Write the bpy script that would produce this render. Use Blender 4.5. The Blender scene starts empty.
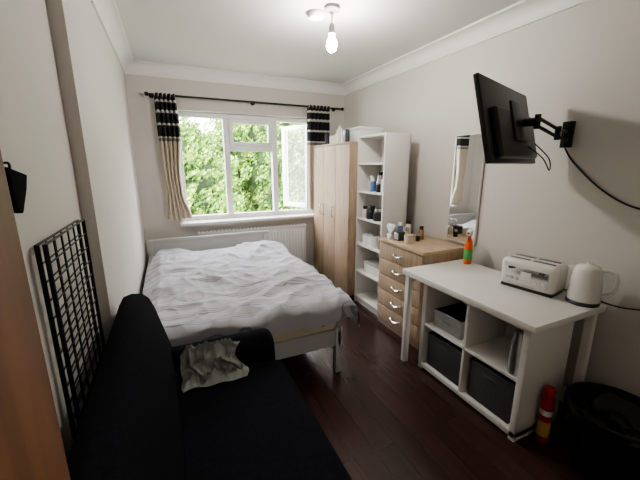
import bpy, bmesh, math, random
from mathutils import Vector, Matrix, noise
random.seed(7)
V=Vector
scene=bpy.context.scene
try: scene.view_settings.look='AgX - Medium High Contrast'
except Exception as e: print(e)
# ------------------------------------------------------------ materials
def mat(name,col,rough=0.6,metal=0.0,var=None,bump=None,emis=None,spec=None,coat=None,stretch=(1,1,1)):
    m=bpy.data.materials.new(name); m.use_nodes=True
    nt=m.node_tree; b=nt.nodes['Principled BSDF']
    b.inputs['Base Color'].default_value=(*col,1)
    b.inputs['Roughness'].default_value=rough
    b.inputs['Metallic'].default_value=metal
    if spec is not None: b.inputs['Specular IOR Level'].default_value=spec
    if coat is not None: b.inputs['Coat Weight'].default_value=coat
    tc=nt.nodes.new('ShaderNodeNewGeometry')
    mp=nt.nodes.new('ShaderNodeMapping'); mp.inputs['Scale'].default_value=stretch
    nt.links.new(tc.outputs['Position'],mp.inputs['Vector'])
    if var:
        n=nt.nodes.new('ShaderNodeTexNoise'); n.inputs['Scale'].default_value=var[0]; n.inputs['Detail'].default_value=6
        nt.links.new(mp.outputs[0],n.inputs['Vector'])
        r=nt.nodes.new('ShaderNodeValToRGB')
        r.color_ramp.elements[0].position=.3; r.color_ramp.elements[1].position=.7
        d=var[1]
        r.color_ramp.elements[0].color=(*[c*(1-d) for c in col],1)
        r.color_ramp.elements[1].color=(*[min(1,c*(1+d)) for c in col],1)
        nt.links.new(n.outputs['Fac'],r.inputs['Fac']); nt.links.new(r.outputs[0],b.inputs['Base Color'])
    if bump:
        n=nt.nodes.new('ShaderNodeTexNoise'); n.inputs['Scale'].default_value=bump[0]; n.inputs['Detail'].default_value=5
        nt.links.new(mp.outputs[0],n.inputs['Vector'])
        bp=nt.nodes.new('ShaderNodeBump'); bp.inputs['Strength'].default_value=bump[1]; bp.inputs['Distance'].default_value=.01
        nt.links.new(n.outputs['Fac'],bp.inputs['Height']); nt.links.new(bp.outputs[0],b.inputs['Normal'])
    if emis:
        b.inputs['Emission Color'].default_value=(*emis[0],1); b.inputs['Emission Strength'].default_value=emis[1]
    return m
M={}
M['wall']=mat('wall_paint',(.635,.605,.565),.75,var=(1.5,.02),bump=(120,.05))
M['ceil']=mat('ceiling_paint',(.69,.67,.66),.8,var=(2,.015))
M['trim']=mat('trim_white',(.80,.785,.76),.5)
M['white']=mat('white_laminate',(.80,.78,.74),.35,var=(3,.015))
M['upvc']=mat('upvc_white',(.85,.86,.87),.3)
M['oak']=mat('light_oak',(.45,.335,.235),.45,var=(9,.16),stretch=(6,6,.6))
M['oaktop']=mat('light_oak_top',(.53,.39,.26),.4,var=(9,.14),stretch=(6,.6,6))
M['door']=mat('door_wood',(.17,.085,.044),.5,var=(7,.3),stretch=(7,7,.5))
M['black']=mat('black_plastic',(.012,.012,.013),.4)
M['blackm']=mat('black_metal',(.015,.015,.016),.4,metal=.4)
M['fabric']=mat('black_fabric',(.008,.008,.011),.95,var=(60,.3),bump=(300,.3),spec=.08)
M['chrome']=mat('chrome',(.75,.75,.75),.25,metal=1)
M['mirror']=mat('mirror_glass',(.92,.93,.93),.02,metal=1)
M['mattress']=mat('mattress_cloth',(.62,.54,.42),.9,var=(20,.05))
M['bedgrey']=mat('bed_frame_grey',(.47,.47,.455),.4)
M['greybox']=mat('dark_grey_fabric',(.07,.07,.074),.9,var=(80,.2),bump=(250,.3))
M['ltgrey']=mat('light_grey_fabric',(.42,.42,.41),.85,var=(60,.08),bump=(200,.2))
M['appl']=mat('appliance_white',(.78,.76,.72),.25,coat=.3)
M['red']=mat('red_paint',(.42,.02,.02),.3)
M['yellow']=mat('yellow_label',(.62,.42,.10),.4)
M['orange']=mat('orange_plastic',(.85,.13,.02),.35)
M['green']=mat('green_label',(.12,.42,.12),.4)
M['cream']=mat('cream_plastic',(.72,.66,.54),.5)
M['brown']=mat('brown_card',(.3,.17,.08),.7,var=(12,.15))
M['dark']=mat('dark_plastic',(.03,.03,.035),.35)
M['blue']=mat('blue_label',(.1,.2,.4),.4)
M['cloth']=mat('towel_cloth',(.20,.205,.185),.95,var=(14,.2),bump=(220,.3))
M['bag']=mat('bin_liner',(.01,.01,.011),.3,bump=(30,.6))
M['steel']=mat('brushed_steel',(.5,.5,.52),.3,metal=.9)
M['bulb']=mat('bulb_glow',(1,1,1),.3,emis=((1,.955,.90),560))
M['leaf']=mat('leaf_green',(.08,.17,.025),.6,var=(1.3,.5))
M['leaf2']=mat('leaf_light',(.24,.36,.06),.6,var=(1.3,.4))
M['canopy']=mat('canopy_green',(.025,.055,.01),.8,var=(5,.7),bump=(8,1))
M['bark']=mat('bark',(.09,.06,.04),.9,var=(8,.3))
M['grass']=mat('grass',(.11,.18,.05),.9,var=(2,.4))
M['copper']=mat('warm_pipe',(.75,.73,.7),.4)
# glass
g=bpy.data.materials.new('window_glass'); g.use_nodes=True; nt=g.node_tree
for n in list(nt.nodes): nt.nodes.remove(n)
o=nt.nodes.new('ShaderNodeOutputMaterial'); mx=nt.nodes.new('ShaderNodeMixShader')
t=nt.nodes.new('ShaderNodeBsdfTransparent'); gl=nt.nodes.new('ShaderNodeBsdfGlossy'); gl.inputs['Roughness'].default_value=.02
mx.inputs[0].default_value=.04
nt.links.new(t.outputs[0],mx.inputs[1]); nt.links.new(gl.outputs[0],mx.inputs[2]); nt.links.new(mx.outputs[0],o.inputs[0])
M['glass']=g
# floor planks
def floor_mat():
    m=mat('dark_laminate',(.05,.02,.015),.26); nt=m.node_tree; b=nt.nodes['Principled BSDF']
    geo=nt.nodes.new('ShaderNodeNewGeometry'); mp=nt.nodes.new('ShaderNodeMapping'); mp.inputs['Rotation'].default_value=(0,0,math.pi/2)
    nt.links.new(geo.outputs['Position'],mp.inputs[0])
    br=nt.nodes.new('ShaderNodeTexBrick'); br.inputs['Scale'].default_value=1
    br.inputs['Brick Width'].default_value=1.2; br.inputs['Row Height'].default_value=.125; br.inputs['Mortar Size'].default_value=.0022
    br.inputs['Color1'].default_value=(.050,.023,.019,1); br.inputs['Color2'].default_value=(.082,.036,.029,1); br.inputs['Mortar'].default_value=(.010,.005,.004,1)
    nt.links.new(mp.outputs[0],br.inputs['Vector'])
    n=nt.nodes.new('ShaderNodeTexNoise'); n.inputs['Scale'].default_value=3; n.inputs['Detail'].default_value=8
    mp2=nt.nodes.new('ShaderNodeMapping'); mp2.inputs['Scale'].default_value=(12,1,1); nt.links.new(geo.outputs['Position'],mp2.inputs[0]); nt.links.new(mp2.outputs[0],n.inputs['Vector'])
    mixn=nt.nodes.new('ShaderNodeMix'); mixn.data_type='RGBA'; mixn.blend_type='MULTIPLY'; mixn.inputs['Factor'].default_value=.6
    nt.links.new(br.outputs['Color'],mixn.inputs['A']); nt.links.new(n.outputs['Fac'],mixn.inputs['B'])
    nt.links.new(mixn.outputs['Result'],b.inputs['Base Color'])
    bp=nt.nodes.new('ShaderNodeBump'); bp.inputs['Strength'].default_value=.15; bp.inputs['Distance'].default_value=.003
    nt.links.new(br.outputs['Fac'],bp.inputs['Height']); bp.invert=True; nt.links.new(bp.outputs[0],b.inputs['Normal'])
    return m
M['floor']=floor_mat()
def band_mat(name,axis,stops,period=None,rough=.9,bump=None):
    m=mat(name,(.8,.8,.8),rough,bump=bump); nt=m.node_tree; b=nt.nodes['Principled BSDF']
    geo=nt.nodes.new('ShaderNodeNewGeometry'); sep=nt.nodes.new('ShaderNodeSeparateXYZ'); nt.links.new(geo.outputs['Position'],sep.inputs[0])
    src=sep.outputs[axis]
    if period:
        nz=nt.nodes.new('ShaderNodeTexNoise'); nz.inputs['Scale'].default_value=2.2; nt.links.new(geo.outputs['Position'],nz.inputs['Vector'])
        ad=nt.nodes.new('ShaderNodeMath'); ad.operation='MULTIPLY_ADD'; ad.inputs[1].default_value=.22; nt.links.new(nz.outputs['Fac'],ad.inputs[0]); nt.links.new(src,ad.inputs[2])
        d=nt.nodes.new('ShaderNodeMath'); d.operation='DIVIDE'; d.inputs[1].default_value=period; nt.links.new(ad.outputs[0],d.inputs[0])
        f=nt.nodes.new('ShaderNodeMath'); f.operation='FRACT'; nt.links.new(d.outputs[0],f.inputs[0]); src=f.outputs[0]
    else:
        mr=nt.nodes.new('ShaderNodeMapRange'); mr.inputs['From Min'].default_value=.8; mr.inputs['From Max'].default_value=2.3; nt.links.new(src,mr.inputs[0]); src=mr.outputs[0]
    r=nt.nodes.new('ShaderNodeValToRGB'); r.color_ramp.interpolation='CONSTANT'
    els=r.color_ramp.elements
    els[0].position=stops[0][0]; els[0].color=(*stops[0][1],1); els[1].position=stops[1][0]; els[1].color=(*stops[1][1],1)
    for p,c in stops[2:]:
        e=els.new(p); e.color=(*c,1)
    nt.links.new(src,r.inputs[0]); nt.links.new(r.outputs[0],b.inputs['Base Color'])
    return m
Z=lambda z:(z-.8)/1.5
cr=(.62,.54,.44); bk=(.02,.02,.022); wh=(.6,.57,.52); gy=(.2,.2,.2)
M['curtain']=band_mat('curtain_cloth','Z',[(0,cr),(Z(1.74),gy),(Z(1.77),wh),(Z(1.79),bk),(Z(1.90),wh),(Z(1.92),bk),(Z(2.02),wh),(Z(2.05),bk),(Z(2.13),wh),(Z(2.15),bk)])
dv=(.50,.495,.525); ds=(.27,.275,.32)
M['duvet']=band_mat('duvet_cotton','Y',[(0,dv),(.50,ds),(.60,dv),(.70,ds),(.76,dv),(.86,ds),(.90,dv)],period=.115,bump=(14,.25))

# ------------------------------------------------------------ builder
class B:
    def __init__(s,name):
        s.name=name; s.bm=bmesh.new(); s.mats=[]
    def mi(s,k):
        if k not in s.mats: s.mats.append(k)
        return s.mats.index(k)
    def add(s,bm,k,mx=None):
        if mx: bm.transform(mx)
        i=s.mi(k)
        for f in bm.faces: f.material_index=i; f.smooth=True
        me=bpy.data.meshes.new('t'); bm.to_mesh(me); bm.free(); s.bm.from_mesh(me); bpy.data.meshes.remove(me)
    def box(s,a,b,k,bev=0.0,seg=2,rot=None,taper=None):
        bm=bmesh.new(); bmesh.ops.create_cube(bm,size=1)
        c=[(a[i]+b[i])/2 for i in range(3)]; d=[abs(b[i]-a[i]) for i in range(3)]
        for v in bm.verts:
            if taper and v.co.z<0: v.co.x*=taper; v.co.y*=taper
            v.co=V((v.co.x*d[0],v.co.y*d[1],v.co.z*d[2]))
        if bev>0: bmesh.ops.bevel(bm,geom=bm.edges[:],offset=bev,segments=seg,profile=.5,affect='EDGES')
        mx=Matrix.Translation(c)
        if rot: mx=mx@Matrix.Rotation(rot[0],4,rot[1])
        s.add(bm,k,mx); return s
    def cyl(s,p0,p1,r0,k,r1=None,seg=24,cap=True):
        r1=r0 if r1 is None else r1
        p0=V(p0);p1=V(p1); d=p1-p0
        bm=bmesh.new(); bmesh.ops.create_cone(bm,cap_ends=cap,segments=seg,radius1=r0,radius2=r1,depth=d.length)
        mx=Matrix.Translation((p0+p1)/2)@d.to_track_quat('Z','Y').to_matrix().to_4x4()
        s.add(bm,k,mx); return s
    def lathe(s,prof,c,k,seg=32,sx=1,sy=1):
        bm=bmesh.new(); rings=[]
        for r,z in prof:
            rings.append([bm.verts.new((max(r,.0001)*math.cos(2*math.pi*i/seg)*sx,max(r,.0001)*math.sin(2*math.pi*i/seg)*sy,z)) for i in range(seg)])
        for a,b in zip(rings,rings[1:]):
            for i in range(seg):
                j=(i+1)%seg; bm.faces.new((a[i],a[j],b[j],b[i]))
        if prof[0][0]>.001: bm.faces.new(rings[0][::-1])
        bmesh.ops.recalc_face_normals(bm,faces=bm.faces[:])
        s.add(bm,k,Matrix.Translation(c)); return s
    def tube(s,pts,r,k,seg=8,sub=True,closed=False):
        pts=[V(p) for p in pts]
        if sub and len(pts)>2:
            q=[]; n=len(pts)
            for i in range(n-1):
                p0=pts[max(i-1,0)];p1=pts[i];p2=pts[i+1];p3=pts[min(i+2,n-1)]
                for t in [j/6 for j in range(6)]:
                    q.append(.5*((2*p1)+(-p0+p2)*t+(2*p0-5*p1+4*p2-p3)*t*t+(-p0+3*p1-3*p2+p3)*t**3))
            q.append(pts[-1]); pts=q
        bm=bmesh.new(); rings=[]; up=None
        for i,p in enumerate(pts):
            d=(pts[min(i+1,len(pts)-1)]-pts[max(i-1,0)]).normalized()
            if up is None: up=d.orthogonal().normalized()
            up=(up-d*up.dot(d)).normalized(); w=d.cross(up)
            rings.append([bm.verts.new(p+r*(math.cos(2*math.pi*j/seg)*up+math.sin(2*math.pi*j/seg)*w)) for j in range(seg)])
        for a,b in zip(rings,rings[1:]):
            for i in range(seg):
                j=(i+1)%seg; bm.faces.new((a[i],a[j],b[j],b[i]))
        bm.faces.new(rings[0][::-1]); bm.faces.new(rings[-1])
        s.add(bm,k); return s
    def extr(s,prof,a0,a1,axis,k,bev=0,seg=3):
        bm=bmesh.new()
        f=(lambda p,a:(p[0],a,p[1])) if axis=='y' else (lambda p,a:(a,p[0],p[1]))
        A=[bm.verts.new(f(p,a0)) for p in prof]; C=[bm.verts.new(f(p,a1)) for p in prof]; n=len(prof)
        for i in range(n):
            j=(i+1)%n; bm.faces.new((A[i],A[j],C[j],C[i]))
        c0=bm.faces.new(A[::-1]); c1=bm.faces.new(C)
        bmesh.ops.recalc_face_normals(bm,faces=bm.faces[:])
        if bev>0: bmesh.ops.bevel(bm,geom=list(set(c0.edges[:]+c1.edges[:])),offset=bev,segments=seg,profile=.5,affect='EDGES')
        s.add(bm,k); return s
    def grid(s,fn,nu,nv,k,thick=0):
        bm=bmesh.new(); g=[[bm.verts.new(fn(i/nu,j/nv)) for j in range(nv+1)] for i in range(nu+1)]
        for i in range(nu):
            for j in range(nv): bm.faces.new((g[i][j],g[i+1][j],g[i+1][j+1],g[i][j+1]))
        bmesh.ops.recalc_face_normals(bm,faces=bm.faces[:])
        if thick: bmesh.ops.solidify(bm,geom=bm.faces[:],thickness=thick)
        s.add(bm,k); return s
    def xform(s,mx): s.bm.transform(mx); return s
    def done(s,sharp=38,subsurf=0):
        me=bpy.data.meshes.new(s.name)
        vs=s.bm.verts
        xs=[v.co.x for v in vs]; ys=[v.co.y for v in vs]; zs=[v.co.z for v in vs]
        c=V(((min(xs)+max(xs))/2,(min(ys)+max(ys))/2,min(zs)))
        s.bm.transform(Matrix.Translation(-c)); s.bm.to_mesh(me); s.bm.free()
        for k in s.mats: me.materials.append(M[k])
        me.set_sharp_from_angle(angle=math.radians(sharp))
        ob=bpy.data.objects.new(s.name,me); ob.location=c; bpy.context.collection.objects.link(ob)
        return ob
# ------------------------------------------------------------ room shell
XR=2.21; XL=-.30; XL2=-.35; D=4.04; HC=2.5; YS=-.42
B('floor').box((-.8,-1.9,-.06),(2.5,4.3,0),'floor').done()
B('ceiling').box((-.8,-1.9,HC),(2.5,4.3,HC+.1),'ceil').done()
B('wall_east').box((XR,-.6,0),(XR+.15,D+.26,HC),'wall').done()
B('wall_west').box((XL-.3,1.67,0),(XL,D+.26,HC),'wall').box((XL2-.25,-.42,0),(XL2,1.67,HC),'wall').done()
WX0,WX1,WZ0,WZ1=.12,1.84,.85,2.08
B('wall_north').box((XL,D,0),(WX0,D+.26,HC),'wall').box((WX1,D,0),(XR,D+.26,HC),'wall').box((WX0,D,0),(WX1,D+.26,WZ0),'wall').box((WX0,D,WZ1),(WX1,D+.26,HC),'wall').done()
B('wall_south').box((.52,YS-.12,0),(XR,YS,HC),'wall').box((-.34,YS-.12,2.05),(.52,YS,HC),'wall').box((-.7,YS-.12,0),(-.34,YS,HC),'wall').done()
B('wall_hall').box((-.8,-1.9,0),(-.7,YS-.12,HC),'wall').box((1.2,-1.9,0),(1.3,YS-.12,HC),'wall').box((-.7,-1.9,0),(1.2,-1.8,HC),'wall').done()
# cornice
def cove(n=7):
    p=[(0,0),(0,-.115),(.012,-.115),(.012,-.10)]
    for i in range(n+1):
        a=i/n*math.pi/2; p.append((.012+.075*(1-math.cos(a)),-.10+.085*math.sin(a)))
    p+= [(.10,-.015),(.10,0)]
    return p
pc=cove()
B('trim_1').extr([(XR-x,HC+z) for x,z in pc],YS,D,'y','trim').done(25)
B('trim_2').extr([(D-x,HC+z) for x,z in pc],XL,XR,'x','trim').done(25)
b=B('trim_3').extr([(XL+x,HC+z) for x,z in pc],1.67,D,'y','trim'); b.extr([(XL2+x,HC+z) for x,z in pc],YS,1.67,'y','trim').done(25)
B('baseboard_east').extr([(XR,0),(XR-.018,0),(XR-.018,.085),(XR-.01,.10),(XR,.10)],YS,D,'y','trim').done()
B('baseboard_north').extr([(D,0),(D-.018,0),(D-.018,.085),(D-.01,.10),(D,.10)],XL,XR-.018,'x','trim').done()
B('baseboard_west').extr([(XL,0),(XL+.014,0),(XL+.014,.085),(XL+.008,.10),(XL,.10)],1.67,D-.018,'y','trim').done()
# window
b=B('window_1'); y0,y1=D+.09,D+.16; f=.055
b.box((WX0,y0,WZ0),(WX0+f,y1,WZ1),'upvc',.006).box((WX1-f,y0,WZ0),(WX1,y1,WZ1),'upvc',.006)
b.box((WX0+f,y0+.001,WZ0),(WX1-f,y1,WZ0+f),'upvc',.004).box((WX0+f,y0+.001,WZ1-f),(WX1-f,y1,WZ1),'upvc',.004)
m1,m2=.672,1.262; tz=1.69
for mx_ in (m1,m2): b.box((mx_-.033,y0-.002,WZ0+f),(mx_+.033,y1,WZ1-f),'upvc',.004)
b.box((m1+.033,y0,tz-.03),(m2-.033,y1,tz+.03),'upvc',.004)
def sash(b,x0,x1,z0,z1,ya,yb,w=.045):
    b.box((x0,ya,z0),(x0+w,yb,z1),'upvc',.005).box((x1-w,ya,z0),(x1,yb,z1),'upvc',.005)
    b.box((x0+w,ya+.001,z0),(x1-w,yb,z0+w),'upvc',.004).box((x0+w,ya+.001,z1-w),(x1-w,yb,z1),'upvc',.004)
sash(b,m1+.035,m2-.035,tz+.032,WZ1-f-.002,y0-.012,y1-.01)
gy_=(y0+y1)/2
for x0,x1,z0,z1 in ((WX0+f,m1-.03,WZ0+f,WZ1-f),(m1+.03,m2-.03,WZ0+f,tz-.03),(m1+.07,m2-.07,tz+.07,WZ1-f-.03)):
    b.box((x0,gy_-.004,z0),(x1,gy_+.004,z1),'glass')
b.box((.94,y0-.03,tz+.04),(1.0,y0-.01,tz+.06),'white',.004)
b.box((WX0-.04,D-.09,WZ0-.035),(WX1+.04,y0+.01,WZ0-.001),'trim',.006)
b.done()
# opened casement
b=B('window_casement'); w=WX1-f-m2-.035
sash(b,-w,0,WZ0+f,WZ1-f,-.03,.03,.06); b.box((-w+.06,-.004,WZ0+f+.06),(-.06,.004,WZ1-f-.06),'glass')
b.tube([(-w+.03,-.03,1.35),(-w+.03,-.065,1.36),(-w+.03,-.065,1.26)],.009,'upvc')
b.xform(Matrix.Translation((WX1-f,y1+.04,0))@Matrix.Rotation(math.radians(-62),4,'Z')).done()
# door leaf (opened inward)
p0=V((-.285,-.36,0)); p1=V((-.128,.38,0)); ang=math.atan2(p1.y-p0.y,p1.x-p0.x); L=(p1-p0).length
b=B('door_1').box((0,0,.01),(L,.04,2.0),'door',.003)
b.cyl((L-.06,-.045,1.0),(L-.06,.045,1.0),.011,'chrome'); b.tube([(L-.06,-.045,1.0),(L-.17,-.05,1.0)],.009,'chrome')
b.box((L-.08,-.005,.93),(L-.04,.045,1.07),'chrome',.002)
b.xform(Matrix.Translation(p0)@Matrix.Rotation(ang,4,'Z')).done()
b=B('trim_4').box((-.36,YS-.13,0),(-.33,YS+.012,2.08),'trim',.003).box((.51,YS-.13,0),(.545,YS+.012,2.08),'trim',.003).box((-.33,YS-.13,2.045),(.51,YS+.012,2.08),'trim',.003).done()
# small black pouch hung on the wall behind the door
b=B('hanging_pouch')
b.extr([(.985,1.495),(1.09,1.475),(1.07,1.44),(1.02,1.385),(.985,1.40)],XL2+.002,XL2+.022,'x','fabric',.004); b.tube([(XL2+.012,1.02,1.48),(XL2+.012,1.02,1.503),(XL2,1.02,1.503)],.003,'blackm'); b.done()

# ------------------------------------------------------------ curtain + rod
b=B('curtain_rod'); yr=D-.085; zr=2.2
b.tube([(-.10,yr,zr),(2.12,yr,zr)],.011,'blackm',12,False)
for x in (-.12,2.13): b.lathe([(0,-.022),(.016,-.016),(.022,0),(.016,.016),(0,.022)],(x,yr,zr),'blackm',16)
for x in (-.08,.98,2.04): b.cyl((x,yr,zr),(x,D,zr),.007,'blackm'); b.cyl((x,D-.006,zr),(x,D,zr),.025,'blackm')
b.done()
def curtain(name,xc,prof,zt,zb,ph,folds=5):
    b=B(name)
    def fn(u,v):
        z=zt+(zb-zt)*v
        for (va,wa,ca),(vb,wb,cb) in zip(prof,prof[1:]):
            if va<=v<=vb+1e-6:
                t=(v-va)/(vb-va); t=t*t*(3-2*t); w=wa+(wb-wa)*t; c=ca+(cb-ca)*t; break
        x=xc+c+(u-.5)*w
        amp=.026+.006*math.sin(v*5+ph)
        y=yr+amp*math.sin(u*folds*2*math.pi+ph+.5*math.sin(v*4))
        z+=.03*math.sin(u*folds*2*math.pi+ph+1)*max(0,v-.03)*(1-v)
        return V((x,y,z+.012*math.sin(u*9+ph)*v))
    b.grid(fn,90,50,'curtain',.003)
    for i in range(folds+1):
        x=xc+prof[0][2]+(i/folds-.5)*prof[0][1]*.95
        b.cyl((x-.004,yr,zr),(x+.004,yr,zr),.021,'chrome',seg=18)
    return b.done(60)
curtain('window_curtain',.045,[(0,.20,0),(.3,.22,.01),(.62,.17,.0),(.78,.16,.01),(1,.26,.035)],2.215,.90,.4)
curtain('window_curtain.001',1.80,[(0,.30,0),(.4,.32,0),(1,.34,.0)],2.215,.92,1.4,6)

# ------------------------------------------------------------ radiator
b=B('radiator'); 
b.box((.25,D-.10,.14),(1.60,D-.045,.72),'upvc',.008)
for i in range(33): 
    x=.275+i*.0405; b.box((x,D-.106,.19),(x+.022,D-.098,.67),'upvc',.003)
b.box((.25,D-.115,.71),(1.60,D-.03,.735),'upvc',.004)
for i in range(30): b.box((.28+i*.0435,D-.105,.7345),(.305+i*.0435,D-.05,.737),'ltgrey')
b.cyl((1.58,D-.07,.14),(1.58,D-.07,0),.009,'copper'); b.cyl((.27,D-.07,.14),(.27,D-.07,0),.009,'copper'); b.lathe([(.0,0),(.017,.002),(.018,.05),(0,.055)],(1.62,D-.07,.12),'upvc',16)
b.box((.5,D-.045,.2),(.53,D-.001,.6),'upvc'); b.box((1.3,D-.045,.2),(1.33,D-.001,.6),'upvc'); b.done()

# ------------------------------------------------------------ bed
BX0,BX1,BY0,BY1=-.272,1.04,1.885,3.88
b=B('bed')
for x in (BX0,BX1-.05):
    b.box((x,BY0,0),(x+.05,BY0+.05,.36),'bedgrey',.004)
    b.box((x,BY1-.05,0),(x+.05,BY1,.70),'bedgrey',.004)
b.box((BX0,BY0+.008,.22),(BX1,BY0+.035,.345),'bedgrey',.004)
for x in (BX0+.008,BX1-.035): b.box((x,BY0,.22),(x+.027,BY1,.33),'bedgrey',.004)
b.box((BX0,BY1-.04,.36),(BX1,BY1-.012,.69),'bedgrey',.004); b.box((BX0-.01,BY1-.055,.68),(BX1+.02,BY1,.715),'bedgrey',.006)
b.box((.36,BY0+.5,0),(.41,BY0+.55,.25),'bedgrey',.003)
for i in range(12): b.box((BX0+.03,BY0+.1+i*.15,.26),(BX1-.03,BY0+.17+i*.15,.28),'oak')
b.box((BX0+.015,BY0+.03,.285),(BX1-.02,BY1-.06,.49),'mattress',.04,4)
b.tube([(BX0+.04,BY0+.03,.47),(BX1-.05,BY0+.03,.47)],.006,'mattress')
b.done()
# duvet
def wrap(s,e):
    if s<=e: return s,0
    d=s-e; r=.07; q=r*math.pi/2
    if d<q: a=d/r; return e+r*math.sin(a), r*(1-math.cos(a))
    return e+r+.12*(d-q), r+(d-q)
def ridge(p,k): return max(0,1-abs(noise.noise(p))*k)**2
def dfn(u,v):
    s=u*1.52; t=v*2.09
    sx,dx=wrap(s,1.30); tt,dy=wrap(t,1.91)
    x=BX0+.01+sx; y=3.815-tt
    drop=math.sqrt(dx*dx+dy*dy) if (dx>0 and dy>0) else dx+dy
    P=V((s,t,0))
    n=noise.noise(P*2.2)*.040+noise.noise(P*5+V((3,1,0)))*.020
    n+=.04*math.exp(-((t-.28)/.2)**2)*(.6+.4*math.cos((s-.65)*2*math.pi/.65))
    W=V((noise.noise(P*2),noise.noise(P*2+V((7,7,7))),0))*.5
    rdg=ridge(V((s*2.2+1.5*t,t*1.6,2.))+W,2.6)*.028+ridge(V((s*4-t*2,t*4+s*2,7.))+W,2.6)*.016+ridge(V((s*8+t*4,t*5-s*3,9.))+W,2.4)*.006
    edge=min(1,s/.12)*min(1,t/.15)
    z=.58+(n+rdg)*(.35+.65*edge)-.05*(1-edge)-drop
    if drop>0:
        w=.020*math.sin(t*17+noise.noise(P*3)*3)*min(1,drop/.1)
        w2=.008*math.sin(s*15+noise.noise(P*3)*3)*min(1,drop/.1)
        if dx>0: x+=w+.02
        if dy>0: y-=w2
    y=max(y,1.84)
    if z<.36: z=.36-.06*(1-math.exp(-(.36-z)/.06))
    return V((x,y,z))
b=B('duvet').grid(dfn,150,210,'duvet'); b.done(180)

# ------------------------------------------------------------ sofa
b=B('sofa'); SY0,SY1=.42,1.815
back=[(-.045,.30),(-.04,.43),(-.06,.52),(-.095,.66),(-.125,.78),(-.145,.835),(-.175,.865),(-.22,.872),(-.258,.86),(-.28,.82),(-.282,.6),(-.27,.15),(-.12,.12)]
b.extr(back,SY0+.05,SY1-.005,'y','fabric',.035,4)
seat=[(-.13,.15),(-.13,.425),(.0,.428),(.30,.43),(.44,.427),(.48,.415),(.505,.385),(.51,.33),(.505,.20),(.49,.15)]
b.extr(seat,SY0+.20,1.62,'y','fabric',.02,3)
for y in (SY0,1.61):
    arm=[(y,.10),(y,.44),(y+.01,.50),(y+.035,.54),(y+.075,.562),(y+.125,.562),(y+.165,.54),(y+.19,.50),(y+.20,.44),(y+.20,.10)]
    b.extr(arm,-.20,.47,'x','fabric',.05,5)
for x in (-.2,.42):
    for y in (SY0+.06,SY1-.07): b.cyl((x,y,0),(x,y,.13),.018,'blackm')
b.done(50)
# towel
def tow(u,v):
    path=[(1.50,.434),(1.55,.436),(1.59,.440),(1.602,.49),(1.616,.53),(1.632,.552),(1.645,.558)]
    q=v*(len(path)-1); i=min(int(q),len(path)-2); t=q-i
    y=path[i][0]*(1-t)+path[i+1][0]*t; z=path[i][1]*(1-t)+path[i+1][1]*t
    ed=min(1,min(u,1-u,v,1-v)*7)
    P=V((u*3.0,v*2.6,1.3)); W=V((noise.noise(P),noise.noise(P+V((9,0,0))),0))*.6
    rd=(1-abs(noise.noise(P+W)*2.2)); rd=max(rd,0)**2
    rd2=max(0,1-abs(noise.noise(P*2.1+W+V((5,2,0)))*2.2))**2
    h=.006+(rd*.045+rd2*.02)*ed
    out=.04*noise.noise(V((v*2.5,8,0))); out2=.04*noise.noise(V((v*2.5,3,5)))
    x0=-.03+out; x1=.275+out2-.02*v
    x=x0+(x1-x0)*u
    y+=.03*noise.noise(V((u*3,4,4)))*(1-v)
    if .3<v<.7: y-=h; z+=h*.35
    else: z+=h
    return V((x,y,z))
B('hand_towel').grid(tow,70,70,'cloth').done(180)

# ------------------------------------------------------------ folded wire crate
b=B('wire_crate_panel')
y0c,y1c,zt,zb=1.08,1.53,1.29,.30
for xo in (0,.018):
    X=-.336+xo
    b.tube([(X,y0c,zb),(X,y0c,zt),(X,y1c,zt),(X,y1c,zb),(X,y0c,zb)],.0065,'blackm',8,False)
    n=18
    for i in range(1,n): 
        z=zb+(zt-zb)*i/n; b.tube([(X,y0c,z),(X,y1c,z)],.0026,'blackm',5,False)
    for i in range(1,6):
        y=y0c+(y1c-y0c)*i/6; b.tube([(X,y,zb),(X,y,zt)],.0026,'blackm',5,False)
b.cyl((-.327,y0c+.03,0),(-.327,y0c+.03,.30),.006,'blackm'); b.cyl((-.327,y1c-.03,0),(-.327,y1c-.03,.30),.006,'blackm')
b.done()

# ------------------------------------------------------------ wardrobe
b=B('wardrobe'); wx,wy0,wy1,wz=1.70,2.99,3.915,1.73
b.box((wx+.02,wy0,.06),(2.18,wy1,wz-.02),'oak',.002); b.box((wx,wy0-.005,wz-.02),(2.185,wy1+.002,wz),'oak',.002); b.box((wx+.04,wy0+.02,0),(2.16,wy1-.02,.06),'dark')
for i in range(3):
    a=wy0+.002+i*(wy1-wy0)/3; c=a+(wy1-wy0)/3-.006
    b.box((wx,a,.065),(wx+.018,c,wz-.024),'oak',.002)
for y in (3.335,3.56,3.65):
    b.tube([(wx,y,.90),(wx-.028,y,.92),(wx-.03,y,.97),(wx-.028,y,1.02),(wx,y,1.04)],.006,'chrome')
b.done()
b=B('storage_box').box((1.84,3.03,wz),(2.12,3.30,wz+.13),'upvc',.006).box((1.83,3.02,wz+.13),(2.13,3.31,wz+.155),'upvc',.008).done()
b=B('tissue_box').box((1.78,3.42,wz),(1.94,3.62,wz+.10),'cream',.006).grid(lambda u,v:V((1.81+.08*u,3.48+.08*v,wz+.10+.06*math.sin(u*3.1)*math.sin(v*3.1)+.01*noise.noise(V((u*6,v*6,0))))),10,10,'white').done()
b=B('cosmetic_bottle').lathe([(.0,0),(.035,.002),(.036,.14),(.015,.16),(.015,.19),(0,.192)],(1.77,3.34,wz),'white').done()
b=B('cosmetic_bottle').lathe([(.0,0),(.03,.002),(.03,.12),(.028,.13),(0,.132)],(1.77,3.24,wz),'steel').done()
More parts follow.
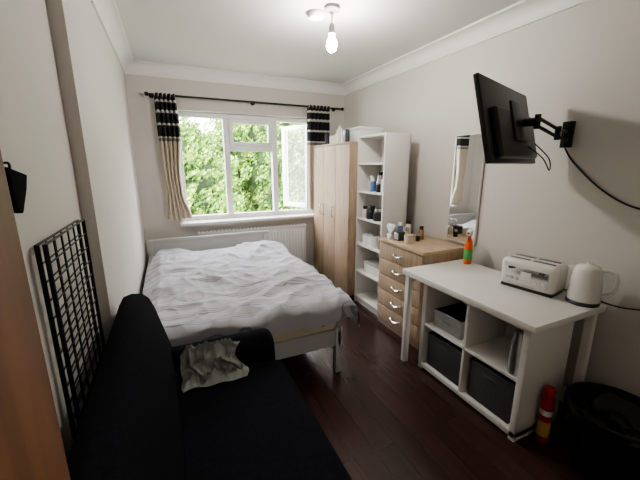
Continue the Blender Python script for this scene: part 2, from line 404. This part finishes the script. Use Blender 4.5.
b=B('cosmetic_bottle').lathe([(.0,0),(.03,.002),(.03,.13),(.02,.15),(0,.155)],(1.80,3.72,wz),'dark').done()
b=B('cosmetic_bottle').lathe([(.0,0),(.025,.002),(.025,.11),(.02,.13),(0,.135)],(1.76,3.15,wz),'dark').done()

# ------------------------------------------------------------ bookcase
b=B('bookcase'); sx0,sx1,sy0,sy1,sh=1.785,2.07,2.50,2.975,1.78
b.box((sx0,sy0,0),(sx1,sy0+.02,sh),'white',.002).box((sx0,sy1-.02,0),(sx1,sy1,sh),'white',.002).box((sx1-.01,sy0,0),(sx1,sy1,sh),'white')
shz=[.06,.36,.66,.94,1.22,1.50,sh-.02]
for z in shz: b.box((sx0+.004,sy0+.01,z),(sx1-.005,sy1-.01,z+.02),'white',.001)
b.box((sx0+.02,sy0+.01,0),(sx0+.035,sy1-.01,.06),'white'); b.done()
def jar(name,x,y,z,r,h,k,cap='dark',ch=.03):
    B(name).lathe([(0,0),(r*.95,.0),(r,.006),(r,h*.85),(r*.7,h),(0,h)],(x,y,z),k).lathe([(0,0),(r*.75,0),(r*.75,ch),(0,ch)],(x,y,z+h),cap).done()
jar('toiletry_bottle',1.86,2.60,1.24,.03,.13,'white','dark'); jar('toiletry_bottle',1.88,2.69,1.24,.032,.16,'steel','dark'); jar('toiletry_bottle',1.85,2.77,1.24,.028,.10,'blue','white'); jar('toiletry_bottle',1.9,2.86,1.24,.03,.12,'cream','white'); jar('toiletry_bottle',1.83,2.65,1.24,.022,.08,'dark','chrome')
jar('storage_jar',1.85,2.66,.96,.05,.09,'dark','steel'); jar('storage_jar',1.86,2.80,.96,.05,.10,'dark','dark'); jar('storage_jar',1.85,2.90,.96,.03,.09,'white','dark')
jar('storage_jar',1.86,2.60,.68,.03,.12,'brown','dark'); 
B('paper_roll').lathe([(.02,0),(.055,0),(.055,.10),(.02,.10),(.02,0)],(1.87,2.73,.68),'upvc').done()
B('paper_roll').lathe([(.02,0),(.055,0),(.055,.10),(.02,.10),(.02,0)],(1.87,2.86,.68),'upvc').done()
B('shoe_box').box((1.83,2.58,.38),(2.02,2.86,.48),'white',.004).box((1.825,2.575,.48),(2.025,2.865,.50),'ltgrey',.004).done()

# ------------------------------------------------------------ chest of drawers
b=B('chest_of_drawers'); cx,cy0,cy1,cz=1.735,1.875,2.455,.84
b.box((cx+.018,cy0,0),(2.18,cy1,cz-.025),'oak',.002); b.box((cx-.012,cy0-.01,cz-.025),(2.19,cy1+.01,cz),'oaktop',.003)
b.box((cx+.03,cy0+.02,0),(cx+.05,cy1-.02,.05),'oak')
dh=(cz-.03-.06)/5
for i in range(5):
    z=.06+i*dh; b.box((cx,cy0+.006,z+.003),(cx+.018,cy1-.006,z+dh-.004),'oak',.003)
    ym=(cy0+cy1)/2; zc=z+dh/2
    b.tube([(cx,ym-.06,zc+.008),(cx-.02,ym-.045,zc),(cx-.026,ym,zc-.01),(cx-.02,ym+.045,zc),(cx,ym+.06,zc+.008)],.0075,'chrome')
b.done()
B('alarm_clock').box((1.80,2.26,cz),(1.87,2.34,cz+.08),'dark',.008).box((1.797,2.27,cz+.012),(1.802,2.33,cz+.07),'steel',.001).done()
B('candle_jar').lathe([(0,0),(.035,0),(.038,.01),(.038,.07),(.033,.07),(.033,.05),(0,.05)],(1.84,2.18,cz),'cream').done()
hb=B('heart_ornament'); hp=[]
for i in range(40):
    t=2*math.pi*i/40; hp.append((2.39+ .0034*16*math.sin(t)**3, cz+.095+.0034*(13*math.cos(t)-5*math.cos(2*t)-2*math.cos(3*t)-math.cos(4*t))))
hb.extr(hp,1.80,1.825,'x','upvc',.003); hb.box((1.785,2.365,cz),(1.84,2.415,cz+.045),'upvc',.003).done()
jar('perfume_bottle',1.92,2.30,cz,.022,.08,'cream','chrome'); jar('perfume_bottle',1.98,2.36,cz,.028,.13,'white','dark'); jar('perfume_bottle',1.96,2.2,cz,.02,.05,'dark','chrome',.015); jar('perfume_bottle',1.92,2.40,cz,.025,.11,'blue','white'); jar('perfume_bottle',2.04,2.25,cz,.024,.09,'brown','dark')

# mirror
b=B('wall_mirror').box((XR-.022,1.80,.86),(XR-.006,2.09,1.735),'trim',.002).box((XR-.0245,1.806,.866),(XR-.0215,2.084,1.729),'mirror').done()

# ------------------------------------------------------------ table
b=B('white_table'); tx0,tx1,ty0,ty1,tzt=1.515,2.12,.855,1.845,.75
b.box((tx0,ty0,tzt-.038),(tx1,ty1,tzt),'white',.003)
for x in (tx0+.02,tx1-.06):
    for y in (ty0+.02,ty1-.06): 
        if x<1.8 and y<1.2: continue
        b.box((x,y,0),(x+.04,y+.04,tzt-.036),'white',.003)
b.box((tx0+.035,ty1-.055,.66),(tx1-.04,ty1-.035,.714),'white'); b.box((tx1-.05,ty0+.04,.66),(tx1-.03,ty1-.04,.714),'white')
b.done()
# cube shelf
b=B('cube_shelf_unit'); kx0,kx1,ky0,ky1,kh=1.60,1.985,.925,1.70,.70; 
t=.035
b.box((kx0,ky0,0),(kx1,ky0+t,kh),'white',.002).box((kx0,ky1-t,0),(kx1,ky1,kh),'white',.002).box((kx0,ky0,kh-t),(kx1,ky1,kh),'white',.002).box((kx0,ky0,.02),(kx1,ky1,.02+t),'white',.002)
ym=(ky0+ky1)/2; zm=.365
b.box((kx0+.002,ym-.009,.05),(kx1,ym+.009,kh-.03),'white',.001).box((kx0+.002,ky0+.03,zm-.009),(kx1,ky1-.03,zm+.009),'white',.001).box((kx1-.008,ky0+.01,.03),(kx1-.002,ky1-.01,kh-.01),'white')
b.done()
def fbox(name,y0,y1,z0,z1,k,x0=1.625,x1=1.96):
    b=B(name).box((x0,y0,z0),(x1,y1,z1),k,.008); 
    b.tube([(x0,(y0+y1)/2-.035,z1-.06),(x0-.006,(y0+y1)/2,z1-.055),(x0,(y0+y1)/2+.035,z1-.06)],.006,k)
    b.box((x0-.004,y0-.002,z1-.02),(x1,y1+.002,z1),k,.003); b.done()
fbox('fabric_storage_box',1.34,1.64,.056,.31,'greybox'); fbox('fabric_storage_box',.985,1.27,.056,.315,'greybox')
fbox('lidded_storage_box',1.38,1.62,.375,.50,'ltgrey',1.64,1.9)
B('thermos_flask').lathe([(0,0),(.033,0),(.035,.01),(.035,.19),(.025,.215),(.025,.25),(0,.255)],(1.645,1.005,.3745),'steel').done()

# toaster
b=B('toaster')
b.box((-.095,-.155,.012),(.095,.155,.185),'appl',.032,5)
b.box((-.085,-.145,0),(.085,.145,.02),'dark',.004)
for x in (-.038,.038):
    b.box((x-.014,-.125,.178),(x+.014,-.008,.1865),'dark',.001); b.box((x-.014,.008,.178),(x+.014,.125,.1865),'dark',.001)
b.box((-.0975,-.12,.045),(-.094,.12,.14),'chrome',.001); b.box((-.099,-.03,.07),(-.097,.03,.12),'appl',.001)
for y in (-.085,.085):
    b.box((-.112,y-.014,.128),(-.095,y+.014,.14),'dark',.003)
    for q in (-.03,0.0,.03): b.cyl((-.096,y+q,.065),(-.108,y+q,.065),.010,'appl')
b.xform(Matrix.Translation((1.995,1.195,tzt))@Matrix.Rotation(math.radians(10),4,'Z')).done()
# kettle
b=B('electric_kettle')
b.lathe([(0,0),(.078,0),(.08,.012),(.074,.02),(.0,.021)],(0,0,0),'dark')
b.lathe([(0,.022),(.077,.022),(.079,.04),(.072,.13),(.064,.20),(.055,.215),(.03,.225),(0,.228)],(0,0,0),'appl')
b.lathe([(0,.226),(.012,.228),(.014,.24),(0,.245)],(0,0,0),'appl',16)
b.tube([(.058,0,.20),(.10,0,.205),(.125,0,.17),(.12,0,.09),(.073,0,.06)],.011,'appl',10)
b.extr([(-.058,.21),(-.090,.205),(-.062,.15)],-.018,.018,'y','appl',.006)
b.xform(Matrix.Translation((2.04,.935,tzt))@Matrix.Rotation(math.radians(-65),4,'Z')@Matrix.Scale(.98,4)).done()
# spray cleaner
b=B('spray_bottle')
b.lathe([(0,0),(.036,0),(.038,.01),(.038,.11),(.03,.15),(.013,.18),(.013,.195),(0,.195)],(0,0,0),'orange',sx=.7)
b.lathe([(.0385,.03),(.0392,.032),(.0392,.10),(.0385,.102)],(0,0,0),'green',sx=.71)
b.box((-.014,-.05,.195),(.014,.03,.23),'white',.006); b.box((-.006,-.06,.21),(.006,-.045,.222),'red',.002); b.tube([(0,-.025,.2),(0,-.04,.18),(0,-.035,.16)],.005,'red')
b.xform(Matrix.Translation((2.065,1.745,tzt))@Matrix.Rotation(math.radians(-60),4,'Z')@Matrix.Scale(1.15,4)).done()
# aerosol can
b=B('aerosol_can').lathe([(0,0),(.030,0),(.031,.006),(.031,.26),(.025,.28),(.012,.285),(0,.285)],(1.765,.875,0),'red').lathe([(.0312,.04),(.0316,.042),(.0316,.13),(.0312,.132)],(1.765,.875,0),'yellow').lathe([(.0312,.17),(.0316,.172),(.0316,.20),(.0312,.202)],(1.765,.875,0),'upvc').lathe([(0,.28),(.026,.28),(.026,.325),(.022,.333),(0,.334)],(1.765,.875,0),'red').done()
# waste bin
b=B('waste_bin'); bc=(1.90,.64,0)
b.lathe([(0,0),(.15,0),(.155,.01),(.195,.31),(.208,.315),(.208,.33),(.19,.33),(.15,.02),(0,.02)],bc,'black',40)
def bag(u,v):
    a=2*math.pi*u; r=.215*(1-v*.95)+.0; z=.335+.012*math.sin(a*5)-(.12*min(1,v*2.5))+.03*noise.noise(V((math.cos(a)*3,math.sin(a)*3,v*5)))
    r+= .004*math.sin(a*9)
    if v<.06: r=.212; z=.30+v*.6
    return V((bc[0]+r*math.cos(a),bc[1]+r*math.sin(a),z))
b.grid(bag,60,16,'bag'); b.done(60)

# ------------------------------------------------------------ tv on bracket
b=B('wall_mounted_tv')
b.box((-.375,-.012,-.205),(.375,.012,.205),'black',.004)
b.box((-.368,.012,-.195),(.368,.0135,.198),'dark')
b.box((-.30,-.045,-.185),(.30,-.010,.06),'black',.015,3)
b.box((-.10,-.055,-.10),(.10,-.043,.10),'blackm',.003)
tl=Matrix.Translation((1.678,1.247,1.705))@Matrix.Rotation(math.atan2(.25,.71),4,'Z')@Matrix.Rotation(math.radians(-14),4,'X')
b.xform(tl)
c0=tl@V((0.06,-.055,0))
b.tube([c0,c0+V((.02,-.06,0))],.022,'blackm',10,False)
e=c0+V((.02,-.06,0)); k=V((1.98,1.17,1.67)); w=V((2.175,1.235,1.67))
for dz in (-.02,.02):
    for p,q in ((e,k),(k,w)): b.tube([p+V((0,0,dz)),q+V((0,0,dz))],.009,'blackm',8,False)
for p in (e,k,w): b.cyl(p-V((0,0,.036)),p+V((0,0,.036)),.015,'blackm')
b.box((2.175,1.21,1.60),(XR-.001,1.265,1.75),'blackm',.004)
b.tube([tl@V((.12,-.045,-.12)),tl@V((.14,-.10,-.20)),tl@V((.20,-.11,-.27)),tl@V((.28,-.10,-.20)),tl@V((.24,-.05,-.10))],.0035,'black',6)
b.done()
b=B('tv_cable').tube([(2.19,1.24,1.60),(2.203,1.20,1.53),(2.203,1.10,1.43),(2.203,1.0,1.35),(2.203,.9,1.295),(2.203,.8,1.27),(2.203,.7,1.265),(2.203,.4,1.28)],.005,'black',8).done()
b=B('power_cord').tube([(2.125,1.10,.757),(2.15,1.0,.76),(2.16,.86,.745),(2.19,.78,.745),(2.203,.7,.77),(2.203,.55,.83),(2.203,.3,.95)],.004,'black',8).done()

# ------------------------------------------------------------ pendant bulb
LX,LY=1.07,2.15
b=B('pendant_light')
b.lathe([(0,0),(.05,0),(.05,-.02),(.035,-.035),(0,-.036)],(LX,LY,HC),'trim')
b.cyl((LX,LY,HC-.03),(LX,LY,HC-.11),.004,'trim'); b.lathe([(0,0),(.012,0),(.02,-.015),(.021,-.06),(0,-.06)],(LX,LY,HC-.10),'trim')
b.lathe([(0,0),(.014,0),(.016,-.02),(.03,-.05),(.035,-.075),(.028,-.10),(.012,-.113),(0,-.115)],(LX,LY,HC-.155),'bulb'); b.done()
b=B('smoke_alarm').lathe([(0,0),(.055,0),(.055,-.022),(.045,-.035),(0,-.037)],(LX-.06,LY+.12,HC),'upvc').done()
b=B('hall_fill_light').lathe([(0,0),(.12,0),(.11,-.05),(.06,-.07),(0,-.075)],(.3,-1.15,HC),'bulb').done()  # invented lamp behind the camera, added as fill through the doorway
hm=M['bulb'].copy(); hm.name='hall_fill_glow'; hm.node_tree.nodes['Principled BSDF'].inputs['Emission Strength'].default_value=190  # emission of the added fill lamp
bpy.data.objects['hall_fill_light'].data.materials[0]=hm

# ------------------------------------------------------------ outside
B('lawn').box((-20,4.6,-3.1),(25,40,-3),'grass').done()
def tree(name,c,R,n):
    b=B(name)
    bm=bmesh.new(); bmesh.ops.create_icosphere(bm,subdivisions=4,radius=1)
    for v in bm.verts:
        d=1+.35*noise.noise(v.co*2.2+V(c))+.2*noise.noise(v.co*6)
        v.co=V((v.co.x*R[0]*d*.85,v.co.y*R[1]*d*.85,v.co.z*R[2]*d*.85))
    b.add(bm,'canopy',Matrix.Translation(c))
    for kk in ('leaf','leaf2'):
        bm=bmesh.new(); m=0
        while m<n:
            v=V((random.gauss(0,1),random.gauss(0,1),random.gauss(0,1))).normalized()
            if v.y>.35: v.y=-v.y
            cl=noise.noise(v*7+V(c))
            if cl<(-.15 if kk=='leaf' else .02): continue
            m+=1
            d=1+.35*noise.noise(v*2.2+V(c))+.2*noise.noise(v*6)
            rr=random.uniform(.85,1.08)*d+.12*cl
            p=V((v.x*R[0],v.y*R[1],v.z*R[2]))*rr
            s=random.uniform(.045,.09); q=V((random.gauss(0,1),random.gauss(0,1),random.gauss(0,1))).normalized(); w=q.orthogonal().normalized(); h=q.cross(w)
            vs=[bm.verts.new(p+s*w),bm.verts.new(p+s*.45*h),bm.verts.new(p-s*w),bm.verts.new(p-s*.45*h)]; bm.faces.new(vs)
        b.add(bm,kk,Matrix.Translation(c))
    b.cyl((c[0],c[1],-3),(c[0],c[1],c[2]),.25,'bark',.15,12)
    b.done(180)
tree('garden_tree',(0.2,10.5,0.6),(1.6,1.4,2.2),9000)
tree('garden_tree',(3.4,12.5,1.5),(1.9,1.5,3.0),9000)
tree('garden_tree',(6.6,12.5,1.2),(2.4,1.8,3.0),4000)
tree('garden_tree',(1.9,15,0.0),(2.6,1.8,2.4),6000)
tree('garden_tree',(-3.2,12.5,1.2),(2.2,1.8,3.0),2500)
sun=bpy.data.lights.new('sun','SUN'); sun.energy=8; sun.angle=.05; sun.color=(1,.95,.85)
so=bpy.data.objects.new('sun',sun); so.rotation_euler=(math.radians(42),0,math.radians(-15)); bpy.context.collection.objects.link(so)
wd=bpy.data.worlds.new('sky'); scene.world=wd; wd.use_nodes=True; nt=wd.node_tree
bg=nt.nodes['Background']; bg.inputs[0].default_value=(.94,.94,1,1); bg.inputs[1].default_value=18
pl=bpy.data.lights.new('window_portal','AREA'); pl.shape='RECTANGLE'; pl.size=1.72; pl.size_y=1.23; pl.cycles.is_portal=True
po=bpy.data.objects.new('window_portal',pl); po.location=((WX0+WX1)/2,D+.24,(WZ0+WZ1)/2); po.rotation_euler=(math.radians(-90),0,0); bpy.context.collection.objects.link(po)

# ------------------------------------------------------------ camera
cam=bpy.data.cameras.new('camera'); co=bpy.data.objects.new('camera',cam); bpy.context.collection.objects.link(co)
cam.sensor_width=36; cam.lens=326/640*36; cam.clip_start=.02
co.location=(0,0,1.5)
co.rotation_euler=(math.radians(90-13),0,math.radians(-24.6))
scene.camera=co
